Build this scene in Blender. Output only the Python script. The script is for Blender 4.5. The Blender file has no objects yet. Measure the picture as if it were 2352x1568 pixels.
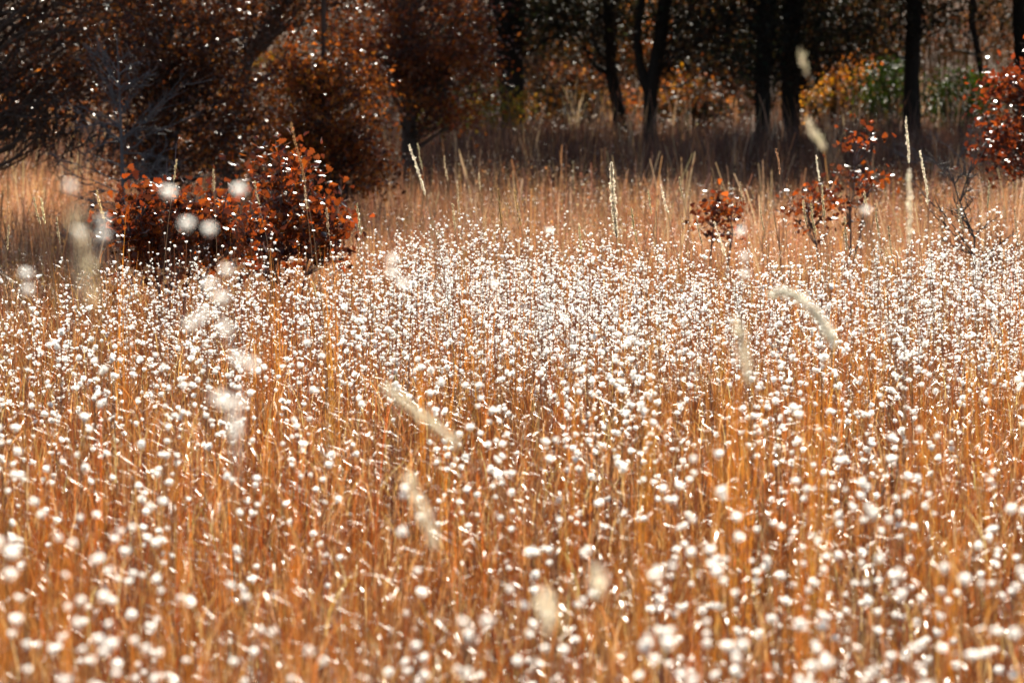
import bpy, math, random
import numpy as np
from mathutils import Vector, Matrix
R = np.random.default_rng(11)
random.seed(5)
S = bpy.context.scene
COL = S.collection

# ------------------------------------------------------------------ camera
H, F = 1.86, 13067.0                       # eye height; focal length in units of a 2352 px wide picture
CX, CY, HOR = 1176.0, 784.0, 179.0
PITCH = math.atan((CY - HOR) / F)
cam_d = bpy.data.cameras.new('camera'); cam = bpy.data.objects.new('camera', cam_d); COL.objects.link(cam)
cam_d.sensor_width = 36; cam_d.lens = 200; cam_d.clip_end = 3000; cam_d.clip_start = .1
cam.location = (0, 0, H); cam.rotation_euler = (math.pi/2 - PITCH, 0, 0)
cam_d.dof.use_dof = True; cam_d.dof.focus_distance = 27.5; cam_d.dof.aperture_fstop = 7.6
cam_d.dof.aperture_blades = 0
S.camera = cam
cp, sp = math.cos(PITCH), math.sin(PITCH)
def at(px, py, d):                          # point of the place seen at (px, py), d metres out
    u = (px - CX)/F; v = (CY - py)/F
    dy = cp + v*sp; dz = v*cp - sp
    return np.array([u/dy*d, d, H + dz/dy*d])
def smooth(a, b, x):
    t = np.clip((np.asarray(x, float) - a)/(b - a), 0, 1); return t*t*(3 - 2*t)
def gz(x, y):                               # the lie of the land
    x = np.asarray(x, float); y = np.asarray(y, float)
    z = .86*smooth(46, 84, y)
    z = z + np.where(y > 84, (np.minimum(y, 175) - 84)*.085, 0) + np.where(y > 175, (y - 175)*.02, 0)
    return z + .035*np.sin(x*.9 + 1.3)*np.cos(y*.31) + .02*np.sin(y*.8 + x*.35)
def half(y, m=1.6): return y*.0905 + m      # half width of the seen strip at distance y

# ------------------------------------------------------------------ mesh collector
class MB:
    def __init__(s): s.v=[]; s.l=[]; s.t=[]; s.c=[]; s.n=0
    def add(s, v, loops, tot, col):
        v = np.asarray(v, np.float32).reshape(-1,3)
        s.v.append(v); s.l.append(np.asarray(loops, np.int32).ravel() + s.n); s.t.append(np.asarray(tot, np.int32).ravel())
        c = np.empty((len(v),4), np.float32); c[:,3]=1; c[:,:3] = col
        s.c.append(c); s.n += len(v)
    def build(s, name, mat, parent=None, origin=None, smooth_=False):
        me = bpy.data.meshes.new(name)
        if s.n:
            v = np.concatenate(s.v); l = np.concatenate(s.l); t = np.concatenate(s.t); c = np.concatenate(s.c)
            if origin is not None: v = v - np.asarray(origin, np.float32)
            me.vertices.add(len(v)); me.vertices.foreach_set('co', v.ravel())
            me.loops.add(len(l)); me.loops.foreach_set('vertex_index', l)
            me.polygons.add(len(t)); me.polygons.foreach_set('loop_start', np.concatenate([[0], np.cumsum(t)[:-1]]).astype(np.int32))
            me.update(calc_edges=True)
            if smooth_: me.polygons.foreach_set('use_smooth', np.ones(len(t), bool))
            a = me.color_attributes.new('tint', 'FLOAT_COLOR', 'POINT'); a.data.foreach_set('color', c.ravel())
            me.validate()
        me.materials.append(mat)
        o = bpy.data.objects.new(name, me); COL.objects.link(o)
        if parent is not None: o.parent = parent
        return o

def tag(o, label=None, cat=None, group=None, kind=None):
    if label: o['label'] = label
    if cat: o['category'] = cat
    if group: o['group'] = group
    if kind: o['kind'] = kind
    return o
def empty(name, loc, label, cat, group=None):
    o = bpy.data.objects.new(name, None); COL.objects.link(o); o.location = [float(q) for q in loc]
    o.empty_display_size = .2
    return tag(o, label, cat, group)

# strips: blades of grass, vectorised
def blades(mb, base, h, w, az, bend, col, levels=4, face=None, droop=0.0, tipw=.15):
    n = len(base)
    if n == 0: return
    h = np.broadcast_to(h, n); w = np.broadcast_to(w, n); bend = np.broadcast_to(bend, n)
    t = np.linspace(0, 1, levels+1)[None,:]
    d = np.stack([np.cos(az), np.sin(az)], -1)
    off = (bend*h)[:,None]*t**2
    z = h[:,None]*(t - droop*np.clip(t-.45,0,1)**2*2*np.clip(np.abs(bend)[:,None]*2.2,0,1.6))
    cx = base[:,0:1] + d[:,0:1]*off; cy = base[:,1:2] + d[:,1:2]*off; cz = base[:,2:3] + z
    f = R.uniform(0, math.pi, n) if face is None else face
    # ribbon turns slightly along its length
    ang = f[:,None] + R.normal(0, .5, n)[:,None]*t
    ww = .5*w[:,None]*(1 - (1-tipw)*t**1.5)
    ox, oy = np.cos(ang)*ww, np.sin(ang)*ww
    A = np.stack([cx-ox, cy-oy, cz], -1); B = np.stack([cx+ox, cy+oy, cz], -1)
    V = np.stack([A,B], 2).reshape(n, -1, 3)
    k = (levels+1)*2
    q = np.array([[2*i,2*i+1,2*i+3,2*i+2] for i in range(levels)])
    loops = (q[None] + (np.arange(n)*k)[:,None,None])
    c = np.repeat(np.asarray(col, float).reshape(n,1,3), k, 1)
    mb.add(V, loops, np.full(n*levels, 4), c.reshape(-1,3))
# copies of one small template
def scatter(mb, tv, tf, pos, rot, size, col):
    n = len(pos)
    if n == 0: return
    V = np.einsum('nij,vj->nvi', rot, tv)*np.asarray(size).reshape(-1,1,1) + pos[:,None,:]
    fl = np.array([i for f in tf for i in f]); ft = np.array([len(f) for f in tf])
    loops = fl[None] + (np.arange(n)*len(tv))[:,None]
    c = np.repeat(np.asarray(col, float).reshape(n,1,3), len(tv), 1)
    mb.add(V, loops, np.tile(ft, n), c.reshape(-1,3))
def rand_rot(n):
    q = R.normal(size=(n,4)); q /= np.linalg.norm(q, axis=1, keepdims=True)
    w,x,y,z = q.T
    return np.stack([1-2*(y*y+z*z),2*(x*y-z*w),2*(x*z+y*w),2*(x*y+z*w),1-2*(x*x+z*z),2*(y*z-x*w),2*(x*z-y*w),2*(y*z+x*w),1-2*(x*x+y*y)],-1).reshape(n,3,3)
def leaf_rot(n, flat=.08):
    a = rand_rot(n); b = up_rot(n, .32); k = R.uniform(0,1,n) < flat; a[k] = b[k]; return a
def up_rot(n, tilt=.35):                    # any heading, tipped a little from upright
    a = R.uniform(0, 2*math.pi, n); tx = R.normal(0, tilt, n); ty = R.normal(0, tilt, n)
    ca, sa = np.cos(a), np.sin(a); o = np.zeros(n); i = np.ones(n)
    Rz = np.stack([ca,-sa,o,sa,ca,o,o,o,i],-1).reshape(n,3,3)
    Rx = np.stack([i,o,o,o,np.cos(tx),-np.sin(tx),o,np.sin(tx),np.cos(tx)],-1).reshape(n,3,3)
    Ry = np.stack([np.cos(ty),o,np.sin(ty),o,i,o,-np.sin(ty),o,np.cos(ty)],-1).reshape(n,3,3)
    return Rx@Ry@Rz
def tint(n, base, var=.25, hue=.12):
    base = np.asarray(base, float)
    if base.max() < .85: base = base*.82
    if base.ndim == 1: base = np.repeat(base[None], n, 0)
    return np.clip(base*np.exp(R.normal(0, var, (n,1)))*np.exp(R.normal(0, hue, (n,3))), 0, .95)
def pick(n, cols, p):
    cols = np.array(cols, float); p = np.array(p, float); p /= p.sum()
    return cols[R.choice(len(cols), n, p=p)]
def tube(mb, path, rad, col, sides=6):
    path = np.asarray(path, float); rad = np.asarray(rad, float); m = len(path)
    tg = np.gradient(path, axis=0); tg /= np.linalg.norm(tg, axis=1, keepdims=True) + 1e-9
    ref = np.array([.3,.9,.2]) if abs(tg[0][2]) > .5 else np.array([0,0,1.])
    u = np.cross(tg, ref); u /= np.linalg.norm(u, axis=1, keepdims=True) + 1e-9
    v = np.cross(tg, u)
    a = np.linspace(0, 2*math.pi, sides, endpoint=False)
    V = path[:,None] + rad[:,None,None]*(np.cos(a)[None,:,None]*u[:,None] + np.sin(a)[None,:,None]*v[:,None])
    L = []
    for i in range(m-1):
        for j in range(sides):
            k = (j+1) % sides
            L.append((i*sides+j, i*sides+k, (i+1)*sides+k, (i+1)*sides+j))
    mb.add(V, L, [4]*len(L), col)
    mb.add(V[-1], [list(range(sides))], [sides], col)
def wander(a, b, n=7, amp=.12, sag=0.0):
    a = np.asarray(a,float); b = np.asarray(b,float); t = np.linspace(0,1,n)[:,None]
    p = a + (b-a)*t; L = np.linalg.norm(b-a)
    k = R.normal(0, amp*L, (n,3))*.35; k = np.cumsum(k,0)*.5; k -= k[0]; k -= k[-1]*t
    p = p + k; p[:,2] += (sag*L*4*(t*(1-t)))[:,0]
    return p

# ------------------------------------------------------------------ materials
def leafy(name, rough=.45, trans=.5, spec=.5, noise=None, tscale=(1.15,1.0,.8), bump=0):
    m = bpy.data.materials.new(name); m.use_nodes = True; nt = m.node_tree; nt.nodes.clear()
    N = nt.nodes.new; L = nt.links.new
    out = N('ShaderNodeOutputMaterial'); mix = N('ShaderNodeMixShader'); p = N('ShaderNodeBsdfPrincipled'); tr = N('ShaderNodeBsdfTranslucent')
    at_ = N('ShaderNodeAttribute'); at_.attribute_name = 'tint'
    src = at_.outputs['Color']
    if noise:
        tc = N('ShaderNodeTexCoord'); nz = N('ShaderNodeTexNoise'); nz.inputs['Scale'].default_value = noise; nz.inputs['Detail'].default_value = 4
        mr = N('ShaderNodeMapRange'); mr.inputs['To Min'].default_value = .72; mr.inputs['To Max'].default_value = 1.3
        mu = N('ShaderNodeVectorMath'); mu.operation = 'MULTIPLY'
        L(tc.outputs['Object'], nz.inputs['Vector']); L(nz.outputs['Fac'], mr.inputs['Value'])
        L(src, mu.inputs[0]); L(mr.outputs['Result'], mu.inputs[1]); src = mu.outputs['Vector']
    tm = N('ShaderNodeVectorMath'); tm.operation = 'MULTIPLY'; tm.inputs[1].default_value = tscale
    L(src, tm.inputs[0])
    L(src, p.inputs['Base Color']); L(tm.outputs['Vector'], tr.inputs['Color'])
    p.inputs['Roughness'].default_value = rough; p.inputs['Specular IOR Level'].default_value = spec
    mix.inputs['Fac'].default_value = trans
    L(p.outputs[0], mix.inputs[1]); L(tr.outputs[0], mix.inputs[2]); L(mix.outputs[0], out.inputs['Surface'])
    return m
def solid(name, rough=.85, noise=20, bump=.4, stretch=(1,1,.25)):
    m = bpy.data.materials.new(name); m.use_nodes = True; nt = m.node_tree; nt.nodes.clear()
    N = nt.nodes.new; L = nt.links.new
    out = N('ShaderNodeOutputMaterial'); p = N('ShaderNodeBsdfPrincipled')
    at_ = N('ShaderNodeAttribute'); at_.attribute_name = 'tint'
    tc = N('ShaderNodeTexCoord'); mp = N('ShaderNodeMapping'); mp.inputs['Scale'].default_value = stretch
    nz = N('ShaderNodeTexNoise'); nz.inputs['Scale'].default_value = noise; nz.inputs['Detail'].default_value = 6
    mr = N('ShaderNodeMapRange'); mr.inputs['To Min'].default_value = .55; mr.inputs['To Max'].default_value = 1.45
    mu = N('ShaderNodeVectorMath'); mu.operation = 'MULTIPLY'
    bp = N('ShaderNodeBump'); bp.inputs['Strength'].default_value = bump; bp.inputs['Distance'].default_value = .02
    L(tc.outputs['Object'], mp.inputs['Vector']); L(mp.outputs[0], nz.inputs['Vector']); L(nz.outputs['Fac'], mr.inputs['Value'])
    L(at_.outputs['Color'], mu.inputs[0]); L(mr.outputs['Result'], mu.inputs[1]); L(mu.outputs['Vector'], p.inputs['Base Color'])
    L(nz.outputs['Fac'], bp.inputs['Height']); L(bp.outputs[0], p.inputs['Normal'])
    p.inputs['Roughness'].default_value = rough; p.inputs['Specular IOR Level'].default_value = .04
    L(p.outputs[0], out.inputs['Surface'])
    return m
M_grass = leafy('dry_grass', rough=.36, trans=.45, spec=.4, tscale=(1.25,1.0,.55))
M_farg = leafy('far_grass', rough=.55, trans=.4, spec=.25)
M_flower = leafy('flower_white', rough=.5, trans=.62, spec=.3, tscale=(1,1,1))
M_plume = leafy('seed_plume', rough=.5, trans=.68, spec=.4, tscale=(1,1,.95))
M_stem = leafy('dry_stem', rough=.4, trans=.15, spec=.5)
M_leaf = leafy('oak_leaf', rough=.36, trans=.5, spec=.4, noise=60, tscale=(1.2,.8,.5))
M_dark = leafy('dark_leaf', rough=.65, trans=.4, spec=.12, tscale=(1.2,1,.6))
M_brush = leafy('brush_leaf', rough=.55, trans=.5, spec=.2, noise=40, tscale=(1.2,.85,.5))
M_bark = solid('bark')
M_twig = solid('grey_twig', rough=.6, bump=.2)
M_soil = solid('soil', noise=3, bump=.6, stretch=(1,1,1))

# ------------------------------------------------------------------ ground
def ground():
    ys = np.concatenate([np.linspace(-6,100,160), np.linspace(101.5,180,45), np.array([200,240,300,400,550,800,1200])])
    xs = np.concatenate([[-900,-400,-200,-100,-60], np.linspace(-36,36,120), [60,100,200,400,900]])
    X, Y = np.meshgrid(xs, ys); Z = gz(X, Y)
    V = np.stack([X,Y,Z],-1).reshape(-1,3); nx = len(xs)
    L = [(j*nx+i, j*nx+i+1, (j+1)*nx+i+1, (j+1)*nx+i) for j in range(len(ys)-1) for i in range(nx-1)]
    mb = MB(); mb.add(V, L, [4]*len(L), (.13,.072,.042))
    tag(mb.build('ground', M_soil, smooth_=True), 'brown soil and leaf litter under the dry grass field', 'ground', kind='structure')
ground()

# ------------------------------------------------------------------ fields of grass (stuff)
def area_pts(n, y0, y1, m=1.6, power=1.0):
    # even spread over the widening strip
    y = R.uniform(0, 1, n*3)*(y1-y0) + y0
    keep = R.uniform(0, 1, n*3) < (half(y, m)/half(y1, m))*((y0/y)**(1-power) if power != 1 else 1)
    y = y[keep][:n]; x = R.uniform(-1, 1, len(y))*half(y, m)
    return x, y
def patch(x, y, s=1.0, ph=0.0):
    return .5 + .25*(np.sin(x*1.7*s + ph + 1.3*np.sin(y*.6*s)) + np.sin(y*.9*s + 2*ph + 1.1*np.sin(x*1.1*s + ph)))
COPPER = [(.27,.071,.016),(.36,.115,.024),(.12,.027,.011),(.40,.23,.11),(.035,.012,.009),(.54,.21,.024)]
CP = [.24,.13,.23,.09,.27,.04]
mb = MB()
# fine upright stems, in tufts
def tufts(mb, y0, y1, n_tuft, per, hmin, hmax, w, cols, p, spread=.07, bendv=.12, levels=4, m=1.6, power=1.0, droop=.0):
    tx, ty = area_pts(n_tuft, y0, y1, m, power)
    n = len(tx); k = per
    th = R.uniform(hmin, hmax, n)*(.88+.24*patch(tx,ty,.8,2.0))
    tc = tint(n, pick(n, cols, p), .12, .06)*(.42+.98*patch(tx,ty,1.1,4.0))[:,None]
    x = np.repeat(tx,k)+R.normal(0,spread,n*k); y = np.repeat(ty,k)+R.normal(0,spread,n*k)
    h = np.repeat(th,k)*R.uniform(.55,1.08,n*k)
    az = R.uniform(0,2*math.pi,n*k)
    blades(mb, np.stack([x,y,gz(x,y)-.01],-1), h, w*R.uniform(.6,1.3,n*k), az, np.abs(R.normal(0,bendv,n*k)), tint(n*k, np.repeat(tc,k,0), .28, .08), levels, droop=droop)
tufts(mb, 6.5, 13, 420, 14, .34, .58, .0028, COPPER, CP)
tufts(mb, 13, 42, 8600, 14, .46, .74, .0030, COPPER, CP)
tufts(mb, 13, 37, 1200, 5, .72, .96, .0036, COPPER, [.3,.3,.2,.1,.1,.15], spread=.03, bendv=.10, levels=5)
# curled basal leaves that catch the sun
bx, by = area_pts(100000, 6.5, 40)
blades(mb, np.stack([bx,by,gz(bx,by)+R.uniform(0,.56,len(bx))],-1), R.uniform(.10,.36,len(bx)), R.uniform(.0012,.0034,len(bx)), R.uniform(0,2*math.pi,len(bx)), R.uniform(.35,1.3,len(bx)), tint(len(bx), pick(len(bx), [(.5,.34,.20),(.36,.15,.06),(.55,.45,.33),(.12,.045,.03)],[.3,.35,.15,.2]), .25,.08), 6, droop=.9)
tag(mb.build('bluestem_grass', M_grass), 'copper red dry bluestem grass filling the near field', 'grass', kind='stuff')

mb = MB()
MID_SHADE = [(.17,.075,.05),(.22,.12,.085),(.11,.048,.036),(.26,.17,.12),(.07,.035,.028),(.2,.09,.045)]  # far meadow colours with the tree shade painted in: darker and more purple
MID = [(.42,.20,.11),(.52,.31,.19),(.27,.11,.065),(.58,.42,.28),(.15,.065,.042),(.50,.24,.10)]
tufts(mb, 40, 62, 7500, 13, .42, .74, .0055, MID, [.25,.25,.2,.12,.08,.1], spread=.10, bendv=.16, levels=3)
tufts(mb, 62, 76, 5200, 12, .40, .68, .008, MID_SHADE, [.25,.2,.25,.1,.15,.05], spread=.13, bendv=.18, levels=3)
tufts(mb, 76, 88, 4200, 12, .25, .48, .008, MID_SHADE, [.25,.2,.25,.1,.15,.05], spread=.13, bendv=.18, levels=3)
# airy seed tufts and curled leaf tips over the meadow
FLK = (np.array([(0,0,0),(.3,.25,.1),(1,0,.15),(.3,-.25,.1)]), [(0,3,2,1)])
for y0,y1,n,sz,hm in [(31,46,42000,.019,.66),(46,62,42000,.026,.66),(62,88,40000,.034,.5)]:
    x,y = area_pts(n,y0,y1); q = patch(x,y,.9,1.1); h = hm*R.uniform(.55,1.08,len(x))*(.8+.3*q)
    scatter(mb, FLK[0], FLK[1], np.stack([x,y,gz(x,y)+h],-1), leaf_rot(len(x),.5), sz*R.uniform(.4,1.1,len(x)), tint(len(x), pick(len(x), (MID if y1 < 80 else MID_SHADE)+[(.66,.56,.46)], [3,3,2,3,2,2,3.2 if y1 < 80 else 1]), .35,.08))
tx, ty = area_pts(600, 36, 86)              # standing taller seed stalks
k=5; x=np.repeat(tx,k)+R.normal(0,.05,len(tx)*k); y=np.repeat(ty,k)+R.normal(0,.05,len(tx)*k)
blades(mb, np.stack([x,y,gz(x,y)],-1), R.uniform(.6,.98,len(x)), R.uniform(.006,.016,len(x)), R.uniform(0,6.28,len(x)), R.uniform(0,.3,len(x)), tint(len(x), np.repeat(pick(len(tx),[(.4,.3,.21),(.26,.14,.09),(.34,.18,.09),(.1,.06,.05)],[3,3,2,2]),k,0), .2,.06), 4, tipw=.6)
tag(mb.build('meadow_grass', M_farg), 'pinkish tan dry grass between the flowers and the trees', 'grass', kind='stuff')
mb = MB()
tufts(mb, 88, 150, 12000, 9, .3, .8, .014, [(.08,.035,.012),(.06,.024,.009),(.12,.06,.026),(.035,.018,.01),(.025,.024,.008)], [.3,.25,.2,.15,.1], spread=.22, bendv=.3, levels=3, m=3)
tag(mb.build('hillside_grass', M_farg), 'orange brown dry brush and grass on the slope behind the trees', 'brush', kind='stuff')

# ------------------------------------------------------------------ white wildflowers
def head_template(np1=7, np2=5, seed=0):
    r = random.Random(seed); V=[]; Fc=[]
    def petal(a, ro, zo, wd, r0=.0, z0=0.0):
        i = len(V); ca, sa = math.cos(a), math.sin(a); nx, ny = -sa, ca
        rm, zm = ro*.48, zo*.5
        V.append((r0*ca, r0*sa, z0))
        V.append((rm*ca+nx*wd*.5, rm*sa+ny*wd*.5, zm)); V.append((rm*ca-nx*wd*.5, rm*sa-ny*wd*.5, zm))
        V.append((ro*ca+nx*wd*.62, ro*sa+ny*wd*.62, zo)); V.append((ro*ca-nx*wd*.62, ro*sa-ny*wd*.62, zo))
        Fc.append((i,i+2,i+1)); Fc.append((i+1,i+2,i+4,i+3))
    for k in range(np1): petal(2*math.pi*(k+r.uniform(-.2,.2))/np1, r.uniform(.68,.98), r.uniform(.85,1.45), r.uniform(.42,.66))
    for k in range(np2): petal(2*math.pi*(k+.5+r.uniform(-.2,.2))/np2, r.uniform(.25,.5), r.uniform(1.1,1.6), r.uniform(.3,.45))
    return np.array(V), Fc
HT = [head_template(seed=s) for s in range(4)]
def flower_heads_for(px_, py_, hh, nh):     # where the heads of a plant sit
    n = len(px_); lean = R.normal(0,.05,(n,2))
    k = np.repeat(np.arange(n), nh); f = R.uniform(.40,1.0,len(k))
    first = np.concatenate([[0], np.cumsum(nh)[:-1]]); f[first] = 1.0
    f = f**.8
    hz = hh[k]*f; side = R.uniform(0,2*math.pi,len(k)); off = np.where(f>.995, 0, R.uniform(.004,.026,len(k)))
    sx = px_[k]+lean[k,0]*hz; sy = py_[k]+lean[k,1]*hz
    pos = np.stack([sx+np.cos(side)*off, sy+np.sin(side)*off, gz(px_[k],py_[k])+hz], -1)
    joint = np.stack([sx, sy, gz(px_[k],py_[k])+hz-off*.9-.004], -1)
    return k, pos, joint, lean
def flower_ok(x, y):
    P = CX + x/y*F
    edge = np.interp(P, [-400,200,300,760,1000,1300,1700,2100,2800], [26,27,31,33,40,36,34,36,36]) - np.abs(R.normal(0,2.2,len(x)))
    return y < edge
def plants(n, y0, y1, m=1.3):
    x, y = area_pts(n, y0, y1, m); k = flower_ok(x,y); return x[k], y[k]
x1,y1 = plants(560, 7.0, 14); x2,y2 = plants(640, 14, 24); x3,y3 = plants(10500, 24, 43)
fx = np.concatenate([x1,x2,x3]); fy = np.concatenate([y1,y2,y3])
dens = patch(fx, fy, 1.4, .7); kp = R.uniform(0,1,len(fx)) < .10+1.5*dens**1.8
fx, fy = fx[kp], fy[kp]
fp = CX+fx/fy*F; kp = (fy > 15) | (R.uniform(0,1,len(fx)) < np.interp(fp,[0,350,520,1400,1700,2352],[1,.95,.35,.4,.9,1])); fx, fy = fx[kp], fy[kp]
fh = R.normal(.85,.10,len(fx)); fh = np.clip(fh,.6,1.12)
# in-frame nearest ones become things of their own
tipz = gz(fx,fy)+fh; Px = CX+fx/fy*F; Py = HOR+(H-tipz)/fy*F
inview = (Px>-5)&(Px<2357)&(Py<1585)
order = np.argsort(np.where(inview, fy, 1e9))[:288]
near = np.zeros(len(fx), bool); near[order] = True
mb = MB()
ax, ay, ah = fx[~near], fy[~near], fh[~near]
nh = R.integers(8, 21, len(ax))
k, pos, joint, lean = flower_heads_for(ax, ay, ah, nh)
hs = np.clip(R.lognormal(math.log(.0072),.36,len(pos)),.0028,.0135)*np.interp(ay[k],[9,14,20,26],[1.55,1.10,.86,.92])
hc = tint(len(pos), (.93,.91,.87), .04, .01)*R.choice([1,.92,.75],len(pos),p=[.7,.2,.1])[:,None]
which = R.integers(0,4,len(pos))
for t in range(4):
    q = which == t
    scatter(mb, HT[t][0], HT[t][1], pos[q], up_rot(q.sum(), .2), hs[q], hc[q])
o = mb.build('wildflower_mass', M_flower); tag(o, 'countless small white dried flower heads standing over the grass', 'wildflowers', kind='stuff')
mb = MB()
b = np.stack([ax,ay,gz(ax,ay)],-1); az = np.arctan2(lean[:,1],lean[:,0])
def straight(mb, A, B, w, col):             # thin two-sided crossed strips from A to B
    n = len(A)
    for a0 in (0, math.pi/2):
        o = np.stack([np.cos(a0)*w/2, np.sin(a0)*w/2, w*0], -1)
        V = np.stack([A-o, A+o, B+o*.7, B-o*.7], 1)
        mb.add(V, np.arange(n*4), np.full(n,4), np.repeat(col,4,0))
tipp = b + np.concatenate([lean*ah[:,None], ah[:,None]],1)
SC = [(.20,.075,.045),(.28,.11,.05),(.14,.06,.05)]
straight(mb, b, tipp, np.full(len(b),.0026), tint(len(b), pick(len(b),SC,[.4,.4,.2]), .2,.06))
straight(mb, joint, pos, np.full(len(pos),.0013), tint(len(pos), pick(len(pos),SC,[.4,.4,.2]), .2,.06))
o = mb.build('wildflower_stems', M_stem); tag(o, 'thin red brown stems under the white flower heads', 'flower stems', kind='stuff')

# individual near plants
M_fl2 = M_flower
HEADS = []
for t in range(4):
    hb = MB(); V, Fc = head_template(8, 7, seed=20+t)
    scatter(hb, V, Fc, np.zeros((1,3)), np.eye(3)[None], [1.0], [(.93,.91,.87)])
    me_o = hb.build('flower_head', M_fl2); HEADS.append(me_o.data); bpy.data.objects.remove(me_o)
def flower_plant(x, y, h, heads, label, group, lean=None, size=(.0075,.0150), spread=(.010,.045)):
    z = float(gz(x,y)); root = empty('wildflower', (x,y,z), label, 'wildflower', group)
    lean = (R.normal(0,.05), R.normal(0,.05)) if lean is None else lean
    sb = MB(); top = np.array([lean[0]*h, lean[1]*h, h])
    c = tint(1, pick(1,SC,[.4,.4,.2]), .2,.05)[0]
    path = np.array([[0,0,0],[top[0]*.2,top[1]*.2,h*.33],[top[0]*.55,top[1]*.55,h*.67],top]) + np.concatenate([[[0,0,0]],R.normal(0,.004,(2,3)),[[0,0,0]]])
    tube(sb, path, [.0017,.0015,.0012,.0008], c, 4)
    spots = []
    for i in range(heads):
        f = 1.0 if i == 0 else R.uniform(.5,1)**.8
        j = np.array([np.interp(f*h, path[:,2], path[:,q]) for q in range(2)]+[f*h])
        a = R.uniform(0,2*math.pi); off = 0 if i == 0 else R.uniform(*spread)
        p = j + np.array([math.cos(a)*off, math.sin(a)*off, off*.9])
        if off: tube(sb, [j, (j+p)/2+np.array([0,0,-.15*off]), p], [.0008,.0007,.0006], c, 3)
        spots.append(p)
    for q in range(4):                      # withered leaves on the stem
        f = R.uniform(.15,.6); a = R.uniform(0,2*math.pi)
        blades(sb, np.array([[path[1][0]*f, path[1][1]*f, f*h]]), np.array([.05]), np.array([.005]), np.array([a]), np.array([1.2]), c[None]*1.2, 3, droop=.8)
    sb.build('stem', M_stem, root)
    for p in spots:
        o = bpy.data.objects.new('flower_head', HEADS[R.integers(0,4)]); COL.objects.link(o); o.parent = root
        s = R.uniform(*size); o.scale = (s,s,s); o.location = [float(v) for v in p]
        o.rotation_euler = (R.normal(0,.3), R.normal(0,.3), R.uniform(0,6.28))
    return root
FL = 'white headed wildflower on a thin brown stem in the out of focus near grass'
for i in order:
    flower_plant(fx[i], fy[i], fh[i], int(R.integers(5,9)), FL, 'white wildflowers in the near grass')
# tall ones whose pale blurred heads stand alone in the photograph
def tall_flower(pts, d, label, size=(.009,.013)):
    ps = [at(px,py,d + .05*i) for i,(px,py) in enumerate(pts)]
    tip = max(ps, key=lambda p: p[2]); bx_ = np.mean([p[0] for p in ps]); z = float(gz(bx_, d))
    root = empty('tall_wildflower', (bx_, d, z), label, 'wildflower', 'tall wildflowers standing above the rest')
    o0 = np.array([bx_,d,z]); sb = MB(); c = np.array([.2,.09,.05])
    main = wander((0,0,0), tip-o0-np.array([0,0,.004]), 7, .02)
    tube(sb, main, np.linspace(.002,.0008,7), c, 5)
    for p in ps:
        if p is tip: continue
        q = p-o0; zj = max(q[2]-.07, .2); j = np.array([np.interp(zj, main[:,2], main[:,0]), np.interp(zj, main[:,2], main[:,1]), zj])
        tube(sb, wander(j, q-np.array([0,0,.004]), 4, .04), [.0011,.0009,.0008,.0007], c, 4)
    sb.build('stem', M_stem, root)
    for p in ps:
        o = bpy.data.objects.new('flower_head', HEADS[R.integers(0,4)]); COL.objects.link(o); o.parent = root
        s = R.uniform(*size); o.scale = (s,s,s*.9); o.location = [float(v) for v in (p-o0)]; o.rotation_euler = (R.normal(0,.25),R.normal(0,.25),R.uniform(0,6))
tall_flower([(430,530),(381,456),(480,540)], 7.6, 'tall wildflower with three big soft white heads over the left red oak sapling', (.010,.012))
tall_flower([(550,452),(521,634),(480,668),(510,700)], 7.8, 'tall wildflower with one high round white head left of the upright sapling', (.010,.012))
tall_flower([(60,640),(66,676)], 8.2, 'tall wildflower with a lone round white head near the left border of the field', (.009,.011))
tall_flower([(162,440),(178,545),(232,518),(236,552)], 7.0, 'tall faint wildflower in front of the dark drooping twigs', (.007,.009))
tall_flower([(903,607),(899,640),(925,665)], 8.8, 'tall wildflower with two stacked white heads in front of the flower band centre', (.009,.012))
tall_flower([(1985,490),(1710,538),(1706,600),(1708,640)][1:], 9.6, 'tall wildflower with three white heads stacked below the right oak sapling', (.009,.011))
tall_flower([(1985,490)], 9.6, 'tall wildflower with a single faint white head in front of the right oak sapling', (.007,.008))
tall_flower([(1130,660),(1262,538)], 13, 'tall wildflower with two far apart white heads near the centre', (.010,.012))
tall_flower([(545,840),(570,850),(520,770),(470,740),(440,760)], 6.8, 'branching tall wildflower with a wide cluster of blurred white heads', (.009,.012))
tall_flower([(535,935),(560,940),(510,930),(545,985),(540,1010)], 6.6, 'tall wildflower with a dense soft white cluster in the left grass', (.009,.012))

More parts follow.
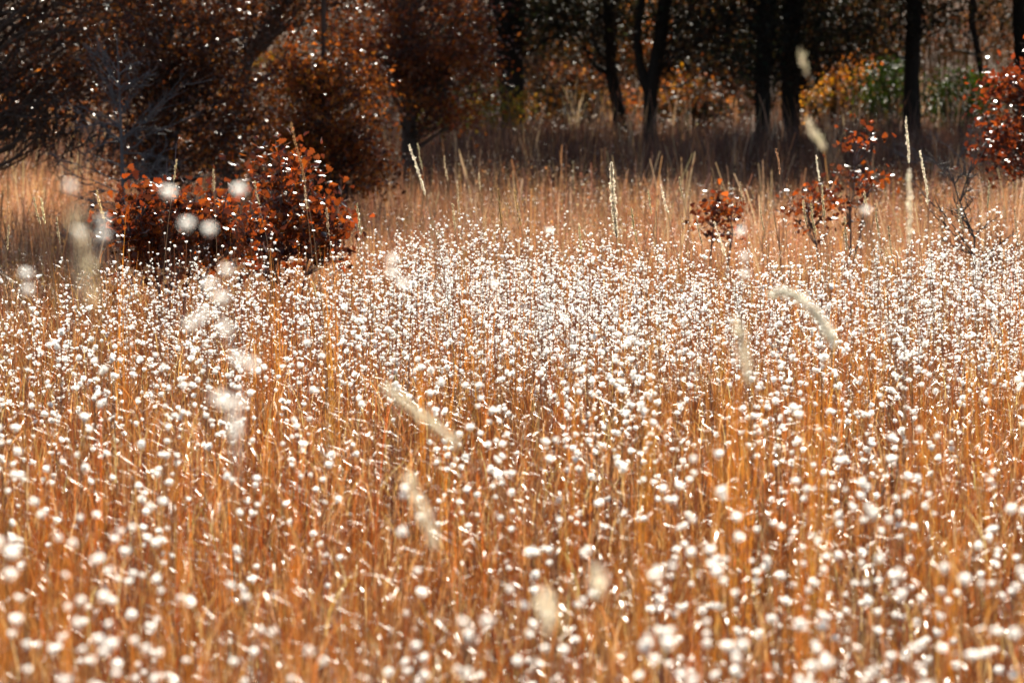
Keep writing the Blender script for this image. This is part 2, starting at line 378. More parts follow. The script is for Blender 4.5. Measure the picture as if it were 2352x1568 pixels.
# ------------------------------------------------------------------ grass plumes and clumps
SPK = (np.array([(0,0,0),(.0016,0,.003),(-.0016,0,.003),(0,.0012,.008)]), [(0,1,3),(0,3,2)])
def plume(pts, d, w, label, group, colr=(.62,.50,.33), dens=1.0, name='plume_stalk', leaves=2, stalkcol=(.40,.24,.11)):
    """pts: seed head from tip to lower end; the stalk goes on down to the ground."""
    P = [at(px,py,d) for px,py in pts][::-1]
    low, tip = P[0], P[-1]
    dirn = (P[0]-P[1]); dirn = dirn/np.linalg.norm(dirn)
    bx_ = low[0] + dirn[0]*.25*max(.2, low[2]-float(gz(low[0],d))); z = float(gz(bx_, d))
    root = empty(name, (bx_,d,z), label, 'grass stalk', group); root['kind'] = 'thing'; o0 = np.array([bx_,d,z])
    sb = MB(); Q = [p-o0 for p in P]
    t = np.linspace(0,1,7)[:,None]; base = np.zeros(3); mid = Q[0]+dirn*Q[0][2]*.45
    stalk = (1-t)**2*base + 2*t*(1-t)*mid + t**2*Q[0]
    tube(sb, stalk, np.linspace(.0021,.0012,7), stalkcol, 5)
    for i in range(leaves):
        a = R.uniform(0,6.28); f = R.uniform(.15,.6); p = stalk[int(f*6)]
        blades(sb, p[None], np.array([R.uniform(.15,.3)]), np.array([.006]), np.array([a]), np.array([.7]), np.array([stalkcol])*1.2, 6, droop=.8)
    sb.build('stalk', M_stem, root)
    hb = MB(); Q = np.array(Q)
    seg = np.concatenate([[0],np.cumsum(np.linalg.norm(np.diff(Q,axis=0),axis=1))]); L = seg[-1]
    tube(hb, Q, np.full(len(Q), .0009), colr, 4)
    n = int(L/.0011*dens*max(1,w/.005)*1.5); s = np.sort(R.uniform(0,1,n))
    c = np.stack([np.interp(s*L, seg, Q[:,i]) for i in range(3)],-1)
    prof = (np.sin(np.clip(s*.93+.07,0,1)*math.pi)**.6)*w*(.7+.5*np.sin(s*L/.021)**2)
    a = R.uniform(0,6.28,n); rr = prof*R.uniform(.2,1,n)
    c = c + np.stack([np.cos(a)*rr, np.sin(a)*rr, R.normal(0,.003,n)],-1)
    scatter(hb, SPK[0], SPK[1], c, up_rot(n,.45), R.uniform(.8,1.5,n), tint(n, colr, .15, .04))
    if w > .004:                            # fine awn hairs
        m = n//2; blades(hb, c[:m], R.uniform(.008,.016,m), np.full(m,.0005), R.uniform(0,6.28,m), R.uniform(.2,.9,m), tint(m, colr,.1,.03), 2)
    hb.build('seed_head', M_plume, root)
    return root
PALE=(.80,.71,.58)
G='pale grass plumes rising above the white flowers'
plume([(1404,376),(1407,440),(1412,500),(1416,545)], 25, .013, 'thickest pale plume of grass standing straight against the tan meadow', G, PALE, 1.6)
plume([(940,336),(952,370),(966,415),(977,450)], 24, .005, 'pale plume leaning to the upper left before the shadowed meadow edge', G, PALE)
plume([(2081,272),(2083,310),(2087,345),(2088,375)], 25, .005, 'tallest thin pale plume at the right reaching up towards the dark trunk', G, PALE)
plume([(2087,395),(2089,450),(2090,510),(2088,560)], 15, .005, 'soft thick pale plume directly below the tallest thin plume', G, PALE)
plume([(2112,350),(2120,385),(2128,430),(2131,470)], 25, .005, 'pale plume curving beside the tallest thin one at the right', G, PALE)
plume([(1518,430),(1524,455),(1533,488)], 27, .005, 'short pale plume right of the thickest plume', G, PALE)
plume([(1145,436),(1148,480),(1152,520)], 27, .003, 'narrow dark brown seed spike at the centre before the meadow', G, (.25,.16,.07))
plume([(1182,440),(1188,480),(1197,520)], 27, .003, 'narrow tan seed spike right of the dark brown spike', G, (.42,.27,.12))
plume([(1640,512),(1652,545),(1666,590)], 25, .004, 'leaning pale plume below the low left oak sapling of the right pair', G, PALE)
plume([(1875,360),(1878,385),(1882,415)], 29, .004, 'small pale plume in the shadow edge left of the tall oak sapling', G, PALE)
plume([(668,285),(678,330),(692,380),(700,420)], 23, .0018, 'very thin brown seed spike rising above the upright oak sapling', G, (.36,.2,.1))
plume([(1783,345),(1788,370),(1792,400)], 30, .003, 'faint reddish seed spike in the shaded meadow', G, (.4,.22,.13))
plume([(222,440),(228,470),(240,505)], 26, .004, 'pale plume with a feathered side just left of the grey sapling trunk', G, (.62,.46,.25))
plume([(1770,680),(1800,672),(1840,690),(1875,725),(1900,765),(1915,800)], 11, .010, 'blurred cream plume bent over in an arch among the right flowers', G, (.84,.80,.72), 1.8)
plume([(1835,118),(1842,140),(1856,172)], 10.5, .005, 'highest blurred cream plume before the dark trunks', G, (.6,.52,.38), .5)
plume([(1853,282),(1868,310),(1896,350)], 10.8, .007, 'blurred cream plume leaning left against the shaded meadow', G, (.66,.58,.43), .5)
plume([(168,470),(190,560),(206,640),(222,720)], 6.0, .012, 'large faint blurred plume at the left before the dark meadow', G, (.70,.60,.45), .10)
plume([(882,890),(930,930),(990,975),(1050,1025)], 9, .007, 'blurred cream plume slanting down to the right in mid field', G, PALE, 1.2)
plume([(935,1100),(958,1150),(985,1210),(1000,1260)], 8, .007, 'blurred tan plume standing in the lower middle grass', G, PALE, 1.2)
plume([(1365,1305),(1371,1335),(1372,1370)], 7.6, .011, 'short fat cream seed head in the lower middle grass', G, PALE, .7)
plume([(1250,1360),(1252,1395),(1258,1450)], 7.4, .014, 'widest blurred cream seed head low in the middle grass', G, PALE, .7)
plume([(1690,740),(1705,780),(1712,840),(1718,880)], 9.5, .008, 'blurred cream plume below the three stacked white heads', G, PALE, 1.2)
GG='small pale plumes along the far edge of the flowers'
for (px,py,ln,lx,d) in [(78,455,60,14,28),(95,458,55,8,28),(405,368,50,-6,27),(820,470,70,10,26),(1450,480,80,14,27),(1560,408,45,8,30),(1490,440,50,6,29),
    (1600,500,60,12,27),(1845,462,55,8,26),(1862,470,70,12,26),(1888,430,70,6,27),(2010,470,75,10,26),(1985,440,50,8,27),(2272,418,60,-4,27),(2330,480,80,10,25),
    (1745,470,60,10,28),(1700,420,45,5,31),(1330,520,60,6,27),(1050,420,70,6,31),(1040,470,60,6,28),(960,330,60,10,33),(1020,360,55,8,34),(1100,400,40,3,33),(2200,470,60,12,28),
    (1940,500,80,6,25),(2040,520,70,10,24),(750,480,60,6,27),(700,430,50,5,28),(585,420,50,10,30),(20,520,55,-4,28),(130,500,60,8,27),(490,390,50,2,29)]:
    plume([(px,py),(px+lx*.35,py+ln*.5),(px+lx,py+ln)], d, R.uniform(.003,.0045), 'small pale grass plume rising from the far edge of the white flowers', GG, tint(1,(.58,.46,.30),.12,.03)[0], 1.0)

def clump(px, top, d, wide, label, group, cols, n=20, w=.0036, lean=0.0):
    tp = at(px, top, d); x, z = tp[0], float(gz(tp[0], d)); h = tp[2]-z
    x -= lean*h
    bx_ = x+R.normal(0,wide*.35,n); by_ = d+R.normal(0,.04,n)
    mb = MB(); hh = h*R.uniform(.6,1.0,n); hh[0] = h
    az = np.where(R.uniform(0,1,n)<.5, 0, math.pi)+R.normal(0,.6,n); bd = np.abs(R.normal(0,.05,n))
    az = np.where(np.abs(lean)>.02, (0 if lean>0 else math.pi)+R.normal(0,.3,n), az); bd = bd+abs(lean)
    cc = tint(n, pick(n, cols, [1]*len(cols)), .18,.06)
    blades(mb, np.stack([bx_-x, by_-d, gz(bx_,by_)-z],-1), hh, w*R.uniform(.6,1.3,n), az, bd, cc, 6, droop=.05)
    # small side leaves and seed tufts up the stems
    m = n*5; i = R.integers(0,n,m); f = R.uniform(.35,.95,m)
    sx = bx_[i]-x+np.cos(az[i])*bd[i]*hh[i]*f**2; sy = by_[i]-d+np.sin(az[i])*bd[i]*hh[i]*f**2
    blades(mb, np.stack([sx,sy,gz(bx_[i],by_[i])-z+hh[i]*f],-1), R.uniform(.03,.10,m), np.full(m,w*.6), R.uniform(0,6.28,m), R.uniform(.1,.45,m), cc[i]*1.1, 3, droop=.3)
    o = mb.build('grass_clump', M_grass); o.location = (float(x), d, z)
    tag(o, label, 'grass clump', group, 'thing')
OR = [(.46,.20,.04),(.54,.27,.06),(.34,.12,.03)]
OG = 'orange bluestem clumps standing out of the field'
for a in [(1965,480,22,.14,'broad bright orange clump of grass rising tallest among the right flowers'),
          (1900,590,20,.10,'orange clump left of the broadest orange clump'),
          (1668,610,14,.06,'orange grass clump left of the cream arched plume',.0),
          (1310,640,18,.05,'slender orange clump in the middle of the flower band'),
          (1428,545,24,.05,'red brown clump just under the thickest pale plume'),
          (1087,520,25,.05,'single red stemmed clump rising at the centre edge of the flowers'),
          (292,490,24,.07,'orange clump at the left side of the red oak sapling'),
          (760,560,24,.05,'orange clump at the right side of the red oak sapling'),
          (600,590,22,.05,'dull orange clump before the red oak saplings'),
          (2265,640,19,.05,'orange clump below the bare forked shrub'),
          (2335,470,22,.06,'orange clump at the far right border of the flowers'),
          (2180,850,13,.03,'olive tan stalk clump in the right grass'),
          (1840,700,14,.08,'dense orange clump behind the arched plume'),
          (1725,620,17,.05,'upright orange clump left of the arched plume top'),
          (175,900,9,.05,'blurred orange clump in the left grass'),
          (475,880,9,.04,'blurred dull gold stalks in the left middle grass'),
          (1465,965,9,.06,'blurred orange clump leaning in the middle grass'),
          (1860,880,11,.07,'orange clump under the arched plume'),
          (1500,640,17,.05,'thin orange clump in the band of flowers'),
          (640,560,25,.04,'thin red brown clump at the sapling foot'),
          (985,640,20,.05,'thin orange clump in the left middle flowers'),
          (1205,560,24,.04,'thin rust stems at the centre edge of the flowers'),
          (2130,760,16,.06,'rust clump in the right flowers'),
          (10,1140,7.6,.05,'blurred orange clump slanting in the lower left corner'),
          (30,920,8.8,.05,'blurred orange clump at the left border'),
          (740,1130,8.2,.05,'blurred orange clump low in the left middle'),
          (1100,620,22,.05,'fine orange stems in the centre flowers')]:
    clump(*a[:5], OG, OR, lean=(.09 if a[0] in (10,30,1465) else R.normal(0,.015)))

for i in range(17):
    clump(R.uniform(0,2352), R.uniform(1020,1480), R.uniform(6.6,9.5), .025, 'blurred copper orange grass clump low in the near field', 'blurred grass clumps in the near field', [(.42,.17,.05),(.30,.10,.04),(.2,.07,.035)], n=16, lean=R.normal(0,.04))
# ------------------------------------------------------------------ trees and shrubs
def oak_leaf():
    prof = [(0,.02),(.12,.10),(.25,.26),(.36,.14),(.50,.36),(.62,.22),(.78,.42),(.90,.26),(1.0,.02)]
    V = [(x,0,-.10*math.sin(x*2.6)) for x,_ in prof]; n = len(prof)
    V += [(x, w, .12*w-.10*math.sin(x*2.6)) for x,w in prof] + [(x,-w,.12*w-.10*math.sin(x*2.6)) for x,w in prof]
    F_ = [(i,i+1,n+i+1,n+i) for i in range(n-1)] + [(i+1,i,2*n+i,2*n+i+1) for i in range(n-1)]
    return np.array(V), F_
OAK = oak_leaf()
SML = (np.array([(0,0,0),(.45,.30,.06),(1,0,-.08),(.45,-.30,.06),(.5,0,-.02)]), [(0,4,2,1),(0,3,2,4)])
BARK = (.075,.055,.045)
def put_leaves(mb, tmpl, cl, n_each, rad, size, cols, p, var=.3):
    cl = np.asarray(cl); n = len(cl)*n_each
    c = np.repeat(cl, n_each, 0); rr = np.repeat(R.uniform(.6,1.4,len(cl)), n_each)
    pos = c + R.normal(0, 1, (n,3))*np.array([rad,rad,rad*.75])*rr[:,None]
    cc = np.repeat(pick(len(cl), cols, p), n_each, 0)
    scatter(mb, tmpl[0], tmpl[1], pos, leaf_rot(n), R.uniform(size*.6,size*1.25,n), tint(n, cc, var, .08))
def tree(name, label, cat, group, d, trunk, rtop, ell, ncl, n_each, rad, leafsize, cols, p, upper=None, tmpl=SML, mat=None, bark=BARK, branch_every=1, depth=1.2, hang=None, tv=.3, hgt=None, limb_r=.022):
    """trunk: [(px,py,width_px)...] from the foot up, seen at distance d; ell: seen crown as ellipses in the same measure;
    upper: (z0, z1, radius, clusters) of the crown higher up, in metres."""
    P = [at(px,py,d) for px,py,w in trunk]; W = [w*d/F/2 for _,_,w in trunk]
    gx = P[0][0]; gzz = float(gz(gx,d)); foot = np.array([gx,d,gzz-.05])
    path = [foot]+P; rad_ = [W[0]*1.25]+W
    if hgt:
        dirn = P[-1]-P[-2] if len(P) > 1 else np.array([0,0,1.]); dirn = dirn/np.linalg.norm(dirn); dirn[0] *= .4; dirn[2] = max(dirn[2], .3)
        q = P[-1]
        while q[2] < gzz+hgt:
            q = q + dirn*.8 + np.array([R.normal(0,.06),R.normal(0,.06),.1]); path.append(q); rad_.append(max(rad_[-1]*.9,.03))
    path = np.array(path); rad_ = np.array(rad_)
    k = np.argsort(path[:,2]); path, rad_ = path[k], rad_[k]
    keep = np.concatenate([[True], np.diff(path[:,2])>.02]); path, rad_ = path[keep], rad_[keep]
    root = empty(name, foot, label, cat, group)
    tb = MB()
    # finer path with some wobble
    zz = np.linspace(path[0,2], path[-1,2], max(6,int((path[-1,2]-path[0,2])/.25)))
    fine = np.stack([np.interp(zz,path[:,2],path[:,0]), np.interp(zz,path[:,2],path[:,1]), zz],-1)
    fr = np.interp(zz, path[:,2], rad_)*(1+R.normal(0,.04,len(zz)))
    tube(tb, fine, fr, bark, 9)
    cl = []
    for (px,py,rx,ry,n) in ell:
        m = 0
        while m < n:
            a,b_ = R.uniform(-1,1,2)
            if a*a+b_*b_ < 1 and R.uniform() < .55+.45*(a*a+b_*b_):
                dd = d+R.uniform(-1,1)*depth*math.sqrt(max(0,1-(a*a+b_*b_)*.7))
                q = at(px+a*rx, py+b_*ry, dd)
                if q[2] > gz(q[0],q[1])+.15: cl.append(q)
                m += 1
    up = []
    if upper:
        z0,z1,rr,n = upper
        for i in range(n):
            z = R.uniform(z0,z1); s = math.sin(math.pi*np.clip((z-z0)/(z1-z0)*.85+.12,0,1))**.6
            a = R.uniform(0,6.28); q = rr*s*math.sqrt(R.uniform(.05,1))
            up.append(np.array([np.interp(z+gzz,fine[:,2],fine[:,0])+math.cos(a)*q, d+math.sin(a)*q, gzz+z]))
    for i,q in enumerate(cl+up):
        if i % branch_every: continue
        dist = math.hypot(q[0]-gx, q[1]-d)
        zb = np.clip(q[2]-dist*R.uniform(.3,.8), gzz+.25*(q[2]-gzz), fine[-1,2])
        s = np.array([np.interp(zb,fine[:,2],fine[:,0]), np.interp(zb,fine[:,2],fine[:,1]), zb])
        r0 = min(np.interp(zb,zz,fr)*.5, limb_r*(.6+.35*dist))
        w = wander(s, q, 9, .26, .05); tube(tb, w, np.linspace(r0, .003, 9), bark, 5)
        for j in range(2):
            e = q+R.normal(0,rad*1.2,3); tube(tb, wander(w[5+j], e, 4, .15), [.005,.004,.003,.002], bark, 4)
    if hang:                                 # bare drooping twigs
        for (x0,y0,x1_,y1_,n) in hang:
            for i in range(n):
                a = at(R.uniform(x0,x1_), y0+R.uniform(-20,20), d+R.uniform(-.8,.8)); ln = R.uniform(.2,1)*(y1_-y0)*d/F
                b_ = a+np.array([R.normal(-.05,.18)-.12, R.normal(0,.1), -ln])
                w = wander(a,b_,7,.2,.06); tube(tb, w, np.linspace(.012,.003,7), bark, 4)
                for j in range(3):
                    s = w[R.integers(1,6)]; tube(tb, wander(s, s+np.array([R.normal(0,.12),R.normal(0,.05),-R.uniform(.05,.2)]),4,.2), [.004,.003,.0025,.0015], bark, 3)
    tb.build('trunk', M_bark, root, foot, True)
    cb = MB()
    if cl: put_leaves(cb, tmpl, cl, n_each, rad, leafsize, cols, p, tv)
    if up: put_leaves(cb, SML, up, 46, .36, .16, cols, p, tv)
    if cl or up: cb.build('crown', mat or M_leaf, root, foot)
    return root
BROWN=[(.10,.04,.015),(.045,.02,.012),(.15,.06,.018),(.34,.15,.03)]
RUST=[(.31,.11,.024),(.42,.17,.03),(.18,.06,.018),(.08,.028,.014)]
DRED=[(.19,.060,.018),(.28,.10,.022),(.08,.026,.013)]
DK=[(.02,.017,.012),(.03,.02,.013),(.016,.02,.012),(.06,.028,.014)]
# --- left group
tree('oak_tree','big dark brown leaved oak with bare twigs drooping at the far left','tree',None,51,[(-190,455,60),(-180,200,52),(-150,0,44)],.1,
     [(100,40,270,190,170),(60,230,150,90,36)],0,46,.125,.054,BROWN,[3,4,2,.7],upper=(3.0,12.5,3.6,260),depth=1.8,hgt=12,
     hang=[(-20,250,210,410,44),(60,300,340,420,34)],branch_every=2)
tree('oak_tree','dark brown oak behind the grey bare sapling','tree',None,56,[(365,440,58),(362,380,56),(372,100,46)],.1,
     [(360,70,200,160,150),(410,250,170,150,120),(330,340,110,70,26)],0,46,.13,.057,BROWN,[3,4,2,.7],upper=(3.2,12.5,2.7,200),depth=1.6,hgt=12,branch_every=2)
tree('oak_tree','dark oak with a thick limb slanting up to the right','tree',None,60,[(520,440,48),(518,330,44),(562,150,32),(606,80,30),(665,-20,28)],.1,
     [(560,320,120,100,60),(720,-10,120,50,34),(480,10,110,60,40),(520,200,60,60,14)],0,46,.135,.06,BROWN,[3,2,3,2],upper=(3.3,8,1.9,80),depth=1.4,hgt=7.5,branch_every=2)
tree('young_oak_tree','young oak with glossy rust orange leaves right of the dark oaks','tree',None,54,[(728,450,16),(732,330,13),(742,150,9)],.05,
     [(740,140,90,90,44),(760,250,120,110,85),(740,370,135,80,66),(820,400,80,40,14)],0,46,.105,.055,RUST,[4,3,3,2],depth=.75,hgt=2.2,branch_every=1,limb_r=.012)
tree('oak_tree','dark red oak reaching to the gap before the dark trunks','tree',None,66,[(940,330,38),(935,200,34),(930,40,28)],.1,
     [(960,60,170,110,110),(1020,190,105,105,66),(890,110,90,120,40)],0,46,.13,.064,DRED,[3,3,2],upper=(3.3,7.5,2.0,80),depth=1.2,hgt=6.5,branch_every=2)
# grey bare sapling
def bare(name,label,d,trunk,spread_list,colr,r0,group=None):
    P=[at(px,py,d) for px,py in trunk]; gx=P[0][0]; foot=np.array([gx,d,float(gz(gx,d))-.03]); path=np.array([foot]+P)
    root=empty(name,foot,label,'bare tree' if 'tree' in name else 'bare shrub',group); tb=MB()
    n=22; t=np.linspace(0,1,n); L=np.concatenate([[0],np.cumsum(np.linalg.norm(np.diff(path,axis=0),axis=1))]); L/=L[-1]
    fine=np.stack([np.interp(t,L,path[:,i]) for i in range(3)],-1)
    tube(tb,fine,np.linspace(r0,.004,n),colr,7); tb.build('trunk',M_twig,root,foot,True)
    bb=MB()
    for (t0,dx,dz,nn,l) in spread_list:
        for i in range(nn):
            s=fine[int(np.clip(R.normal(t0,.09),.15,.98)*(n-1))]; ll=l*R.uniform(.4,1.15)
            e=s+np.array([dx*R.uniform(.5,1.2), R.normal(0,.35), dz+R.normal(0,.25)])*ll
            w=wander(s,e,8,.16,.04); tube(bb,w,np.linspace(.0065,.0018,8),colr,5)
            for j in range(7):
                q=w[R.integers(2,8)]; f=q+(e-s)*R.uniform(.15,.35)+R.normal(0,.10*l,3); w2=wander(q,f,5,.2); tube(bb,w2,[.0042,.0036,.003,.0024,.0016],colr,4)
                for kk in range(2):
                    q2=w2[R.integers(1,4)]; tube(bb,wander(q2,q2+(f-q)*.5+R.normal(0,.04,3),3,.2),[.0022,.0019,.0014],colr,3)
    bb.build('branches',M_twig,root,foot)
    return root
bare('bare_young_tree','grey leafless young tree with twiggy side branches before the dark oaks',46,[(283,450),(279,330),(274,200),(268,80)],
     [(.45,1,.15,8,.55),(.45,-1,.15,7,.5),(.62,1,.2,9,.55),(.62,-1,.2,8,.5),(.8,.7,.6,8,.4),(.8,-.7,.6,8,.4),(.35,1,-.2,5,.4),(.35,-1,-.2,4,.4)],(.115,.105,.105),.028)
# --- saplings in the field
def sapling(label,d,foot_px,stems,ell,n_each,rad,ls,cols,p,tmpl=OAK,depth=.35,group='red oak saplings in the field'):
    gx=at(foot_px,500,d)[0]; foot=np.array([gx,d,float(gz(gx,d))-.02]); root=empty('oak_sapling',foot,label,'sapling',group)
    tb=MB(); mains=[]
    for (px,py) in stems:
        w=wander(foot,at(px,py,d+R.normal(0,.06)),10,.07); mains.append(w); tube(tb,w,np.linspace(.011,.0028,10),(.13,.10,.10),6)
    cb=MB(); cl=[]
    for (px,py,rx,ry,n) in ell:
        m=0
        while m<n:
            a,b_=R.uniform(-1,1,2)
            if a*a+b_*b_<1:
                m+=1; q=at(px+a*rx,py+b_*ry,d+R.uniform(-depth,depth)); cl.append(q)
                mm=min(mains,key=lambda w:np.min(np.linalg.norm(w-q,axis=1))); i=int(np.argmin(np.linalg.norm(mm-q,axis=1))); i=max(1,i-1)
                tube(tb,wander(mm[i],q,5,.12),[.0045,.0038,.003,.0024,.0018],(.14,.10,.09),4)
    tb.build('stem',M_bark,root,foot,True)
    put_leaves(cb,tmpl,cl,n_each,rad,ls,cols,p,.28); cb.build('foliage',M_leaf,root,foot)
SR=[(.16,.042,.012),(.26,.075,.014),(.09,.026,.011),(.05,.018,.013)]
sapling('broad red oak sapling with glossy leaves and bare grey tips at the flowers left edge',31.5,395,[(383,375),(455,415),(405,330),(330,440),(520,450)],
        [(370,490,85,58,54),(450,540,120,60,62),(350,570,70,50,24),(540,520,60,60,26)],13,.085,.050,SR,[4,3,3,2])
sapling('upright red oak sapling with a round leafy top beside the broad sapling',33.5,634,[(632,360),(660,440),(720,500),(600,460)],
        [(635,395,62,42,30),(690,500,88,70,62),(620,560,90,50,36),(740,560,50,50,16)],13,.085,.050,SR,[4,3,3,2])
sapling('low red oak sapling at the far right field with leaves close to the grass',40,1650,[(1645,450),(1680,470)],
        [(1650,480,50,30,18),(1650,515,36,26,10)],9,.07,.046,SR,[3,3,3,2])
sapling('taller red oak sapling in the right field with leaves in separate tiers',40,1915,[(1975,320),(1990,420),(1850,450)],
        [(1985,325,30,28,7),(1955,400,45,22,10),(1870,465,88,28,24),(2010,425,38,16,7),(1880,505,70,22,9)],9,.07,.046,SR,[3,3,3,2])
# right edge red tree
tree('young_oak_tree','dark red glossy leaved oak branch mass at the far right border','tree',None,45,[(2460,480,26),(2460,300,22),(2455,120,16)],.05,
     [(2335,200,78,34,18),(2340,335,76,44,22),(2450,265,50,200,60)],0,34,.11,.066,[(.13,.035,.014),(.18,.045,.014),(.06,.02,.012),(.2,.05,.014)],[3,3,2,3],depth=.9,hgt=3.0,branch_every=1,limb_r=.014)
bare('bare_shrub','bare forked shrub with dark crooked stems at the right edge of the flowers',37,[(2238,545),(2215,490),(2196,440),(2188,400)],
     [(.5,1,.8,4,.35),(.6,-1,.7,4,.3),(.85,.6,1,5,.25),(.8,-.6,1,4,.25)],(.10,.085,.075),.010)
bare('bare_shrub','grey bare shrub leaning in shade left of the red oak border tree',60,[(2190,420),(2200,370),(2215,330),(2228,290)],
     [(.5,1,.5,4,.6),(.6,-1,.5,4,.6),(.85,.6,.6,4,.5)],(.12,.11,.11),.014)
# --- the row of dark trunks
U=(2.55,10.7,2.7,150)
def dark_tree(label,d,trunk,ell,upper=U,hgt=9.8,n_each=30,cols=DK,p=(3,3,3,1),be=3):
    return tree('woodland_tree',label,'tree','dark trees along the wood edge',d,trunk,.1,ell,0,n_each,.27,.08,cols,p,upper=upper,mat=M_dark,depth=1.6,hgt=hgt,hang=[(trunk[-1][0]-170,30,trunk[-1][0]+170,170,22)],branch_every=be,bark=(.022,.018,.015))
dark_tree('thickest black trunk at the left end of the wood edge',80,[(1178,262,58),(1175,200,62),(1168,90,70),(1165,-10,76)],[(1160,30,110,70,44),(1250,20,130,60,50)])
dark_tree('slim black trunk bending to the right at its foot',80,[(1424,285,36),(1420,245,33),(1406,190,27),(1401,100,24),(1396,0,26)],[(1340,20,130,70,54)])
t5=dark_tree('black tree forked low into two trunks like a V',79,[(1492,285,30),(1493,225,34),(1497,195,30),(1512,120,32),(1522,40,34),(1530,-20,34)],[(1610,30,130,90,64)])
fb=MB(); q=[at(1492,215,79),at(1482,190,79),at(1470,150,79),at(1463,100,79),at(1466,50,79),at(1480,-30,79)]
tube(fb,q,[.09,.075,.065,.06,.055,.05],(.022,.018,.015),8); fb.build('side_trunk',M_bark,t5,at(0,0,0)*0+np.array(t5.location))
dark_tree('straight black trunk left of a close pair',78,[(1752,305,38),(1752,200,36),(1758,60,36),(1765,-20,40)],[(1710,50,130,110,74),(1790,110,100,100,50)])
dark_tree('straight black trunk right of a close pair',79,[(1817,305,48),(1815,200,44),(1818,60,42),(1822,-20,44)],[(1890,50,120,100,70)])
dark_tree('tall black trunk standing alone before the green juniper',80,[(2094,300,44),(2093,200,38),(2097,80,36),(2103,-20,38)],[(2030,20,100,70,36),(2160,0,90,30,14)])
dark_tree('black trunk cut by the right border of the view',82,[(2352,330,40),(2346,150,34),(2340,-10,32)],[(2400,40,60,80,14)])
dark_tree('thin dark forked tree behind the lone trunk',92,[(2262,230,15),(2246,120,15),(2232,50,17),(2236,-20,14)],[(2220,40,110,90,12)],upper=(4.5,9,1.6,30),hgt=8)
dark_tree('thin black trunk deep in the wood between the fork and the pair',94,[(1650,262,16),(1652,150,15),(1656,-10,15)],[(1650,60,90,60,20)],upper=(4,8,1.5,14),hgt=8)
dark_tree('thin black trunk deep in the wood beside the thickest one',95,[(1310,250,14),(1305,140,13),(1300,-10,13)],[(1310,50,90,50,20)],upper=(4,8,1.5,14),hgt=8)
dark_tree('thin black trunk deep in the wood right of the pair',93,[(1960,250,18),(1955,140,17),(1945,-10,16)],[(1960,70,80,60,18)],upper=(4,8,1.5,14),hgt=8)
# trees just outside the view complete the wood edge and throw its shade
for i,(x,d) in enumerate([(-8.8,66),(8.6,79),(11.5,83),(-1.6,93),(10.6,90),(-12.6,97),(10.2,99),(0.8,108),(6.0,112),(-8,108),(-13.5,92)]):
    px=CX+x/d*F
    if i<3 or i==10: lab='dark oak beyond the side of the view number closing the wood edge'
    tree('woodland_tree',['dark oak far left beside the meadow','dark oak past the right border trunk','dark oak at the right end of the wood','oak deep in the wood behind the thickest trunk','oak past the right border deeper in the wood','oak far out past the left border','oak far back past the right border','oak high on the slope behind the bending trunk','oak high on the slope behind the pair','oak at the back left of the meadow','oak at the far back left corner'][i],
         'tree','dark trees along the wood edge',d,[(px,HOR+(H-float(gz(x,d))-.3)/d*F,34),(px+R.normal(0,6),min(0,HOR+(H-float(gz(x,d))-.3)/d*F-120),28)],.1,[(px,40,150,60,16)] if i>2 else [],0,40,.22,.10,DK,(3,3,3,1),upper=(3.0,10,2.9,150),mat=M_dark,depth=1.5,hgt=8.5,branch_every=3,bark=(.022,.018,.015))
# --- understorey shrubs
def shrub(name,label,px,py,d,rx,ry,n,cols,ls=.075,n_each=34,mat=None,group='shrubs under the trees',rad=.15):
    g=at(px,py,d); foot=np.array([g[0],d,float(gz(g[0],d))-.03]); root=empty(name,foot,label,'shrub',group)
    tb=MB(); cl=[]; m=0
    while m<n:
        a,b_=R.uniform(-1,1,2)
        if a*a+b_*b_<1:
            m+=1; q=at(px+a*rx,py+b_*ry,d+R.uniform(-.7,.7)); q[2]=max(q[2],float(gz(q[0],q[1]))+.12); cl.append(q)
            if name == 'thicket' and m%3 == 0: tube(tb, wander(q, q+np.array([R.normal(0,.5),R.normal(0,.2),R.uniform(.1,.9)]),7,.2), [.016,.013,.011,.009,.007,.005,.003], (.05,.04,.035), 4)
            if m%2: tube(tb,wander(foot+R.normal(0,.05,3)*[1,1,0],q,6,.12,.03),np.linspace(.011,.003,6),(.07,.055,.045),4)
    tb.build('stems',M_bark,root,foot)
    cb=MB(); put_leaves(cb,SML,cl,n_each,rad,ls,cols,[1]*len(cols),.3); cb.build('foliage',mat or M_brush,root,foot)
GRN=[(.022,.055,.007),(.035,.07,.008),(.012,.028,.007)]; YEL=[(.50,.28,.018),(.36,.18,.016),(.16,.14,.02),(.07,.03,.014)]; ORG=[(.46,.18,.022),(.28,.09,.018),(.30,.15,.04),(.08,.035,.016)]; TAN=[(.26,.14,.07),(.15,.075,.035),(.12,.045,.02),(.05,.025,.015)]
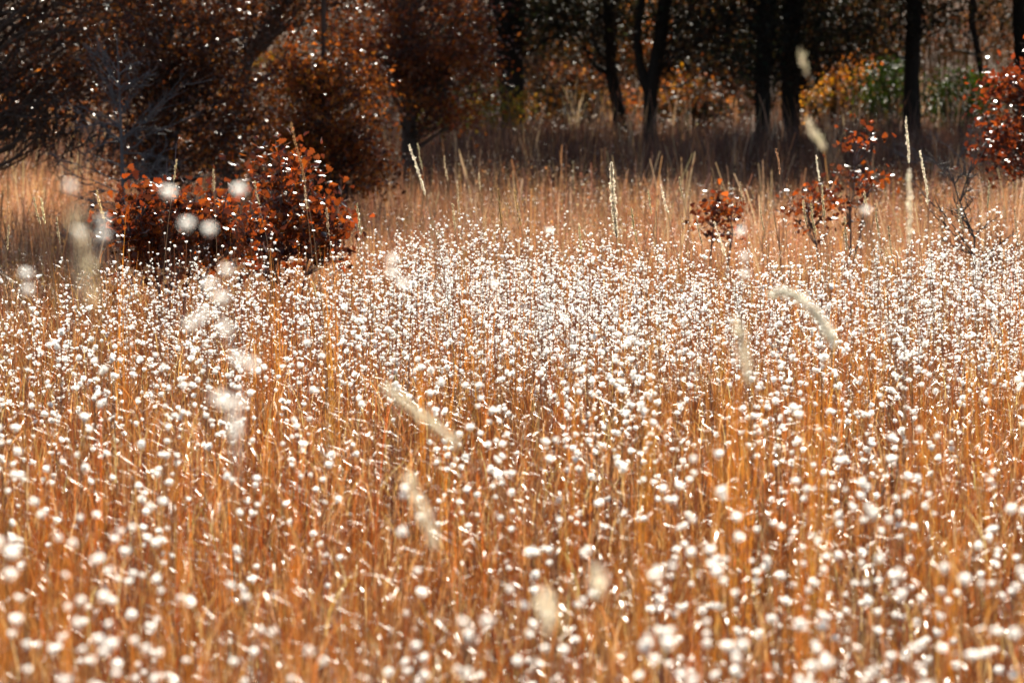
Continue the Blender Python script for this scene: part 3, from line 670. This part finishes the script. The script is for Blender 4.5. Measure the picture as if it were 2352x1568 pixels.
for j,(px,py,d,rx,ry,n,lab) in enumerate([(1280,250,83,120,24,40,'meadow edge by the bending trunk'),(1600,255,83,110,22,40,'meadow edge by the V shaped tree'),(1960,255,83,110,26,44,'meadow edge before the lone trunk'),(2220,255,84,90,30,36,'meadow edge beyond the lone trunk'),(1230,110,90,120,120,80,'thickest trunk'),(1380,90,93,100,110,80,'bending trunk'),(1560,80,94,110,120,90,'V shaped tree'),(1690,100,92,110,120,90,'black trunk pair left side'),
        (1850,90,93,110,120,90,'black trunk pair right side'),(2000,90,92,90,120,70,'lone trunk'),(1040,160,84,90,90,40,'dark red oak'),(1600,120,100,600,110,130,'middle of the wood')]):
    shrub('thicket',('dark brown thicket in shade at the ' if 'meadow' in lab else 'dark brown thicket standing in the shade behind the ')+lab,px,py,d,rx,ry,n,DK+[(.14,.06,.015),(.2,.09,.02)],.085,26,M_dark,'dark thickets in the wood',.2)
for a in [('juniper_shrub','dark green juniper at the foot of the lone trunk',2045,205,82,50,85,44,GRN,.06,44),
          ('juniper_shrub','dark green juniper low beside the red oak border tree',2210,225,82,75,60,46,GRN,.06,44),
          ('brush_shrub','orange brush left of the lone trunk',1950,200,86,70,55,34,ORG),
          ('brush_shrub','yellow leaved bush low under the trunk pair',1900,235,84,70,36,20,YEL),
          ('brush_shrub','yellow green bush below the dark red oak',1130,250,78,70,40,26,[(.25,.2,.03),(.14,.15,.03),(.36,.2,.03)]),
          ('brush_shrub','olive green bush left of the yellow green bush',1010,270,72,50,26,12,[(.12,.13,.03),(.2,.16,.04)]),
          ('brush_shrub','tan brush between the thickest trunk and the bending trunk',1290,190,88,70,55,26,TAN),
          ('brush_shrub','orange bush just behind the bending trunk',1450,235,86,40,36,12,ORG),
          ('brush_shrub','rust bush between the two forks of the V shaped tree',1490,100,92,50,90,20,RUST),
          ('brush_shrub','golden brush right of the V shaped tree',1640,215,87,90,40,24,YEL+ORG),
          ('brush_shrub','pale brush low right of the V shaped tree',1600,250,83,100,22,18,TAN),
          ('brush_shrub','tan brush seen between the lone trunk and the border trunk',2230,110,100,110,80,36,TAN),
          ('brush_shrub','rust brush at the upper right of the wood',2040,60,97,90,70,26,[(.16,.05,.02),(.22,.1,.05),(.08,.03,.02)]),
          ('brush_shrub','orange brush at the far left beyond the oaks',60,230,80,130,60,36,ORG),
          ('brush_shrub','golden brush seen through the left oaks',640,170,84,110,50,30,ORG+YEL),
          ('brush_shrub','tan brush seen right of the rust orange young oak',850,190,84,40,50,14,ORG),
          ('brush_shrub','rust brush high on the slope at the centre',1460,30,105,100,50,18,RUST+DK),
          ('brush_shrub','olive brush low at the foot of the left oaks',440,440,70,120,30,14,[(.16,.14,.05),(.25,.17,.06)])]:
    shrub(*a)

# ------------------------------------------------------------------ sky and sun
EL, AZ = math.radians(28), math.radians(4)
w = bpy.data.worlds.new('World'); S.world = w; w.use_nodes = True
nt = w.node_tree; bg = nt.nodes['Background']; sky = nt.nodes.new('ShaderNodeTexSky'); sky.sky_type = 'NISHITA'; sky.sun_disc = False
sky.sun_elevation = EL; sky.sun_rotation = AZ; nt.links.new(sky.outputs[0], bg.inputs[0]); bg.inputs[1].default_value = .05
ld = bpy.data.lights.new('sun', 'SUN'); ld.energy = 5; ld.angle = math.radians(.53); ld.color = (1,.93,.79)
lo = bpy.data.objects.new('sun', ld); COL.objects.link(lo)
sd = Vector((math.sin(AZ)*math.cos(EL), math.cos(AZ)*math.cos(EL), math.sin(EL)))
lo.rotation_euler = (-sd).to_track_quat('-Z','Y').to_euler(); lo.location = (0,0,30)
S.view_settings.view_transform = 'Standard'; S.view_settings.look = 'None'; S.view_settings.gamma = 1
S.view_settings.exposure = 1.6
S.cycles.max_bounces = 7; S.cycles.transmission_bounces = 5; S.cycles.diffuse_bounces = 4; S.cycles.glossy_bounces = 2
S.cycles.sample_clamp_indirect = 6; S.cycles.sample_clamp_direct = 0
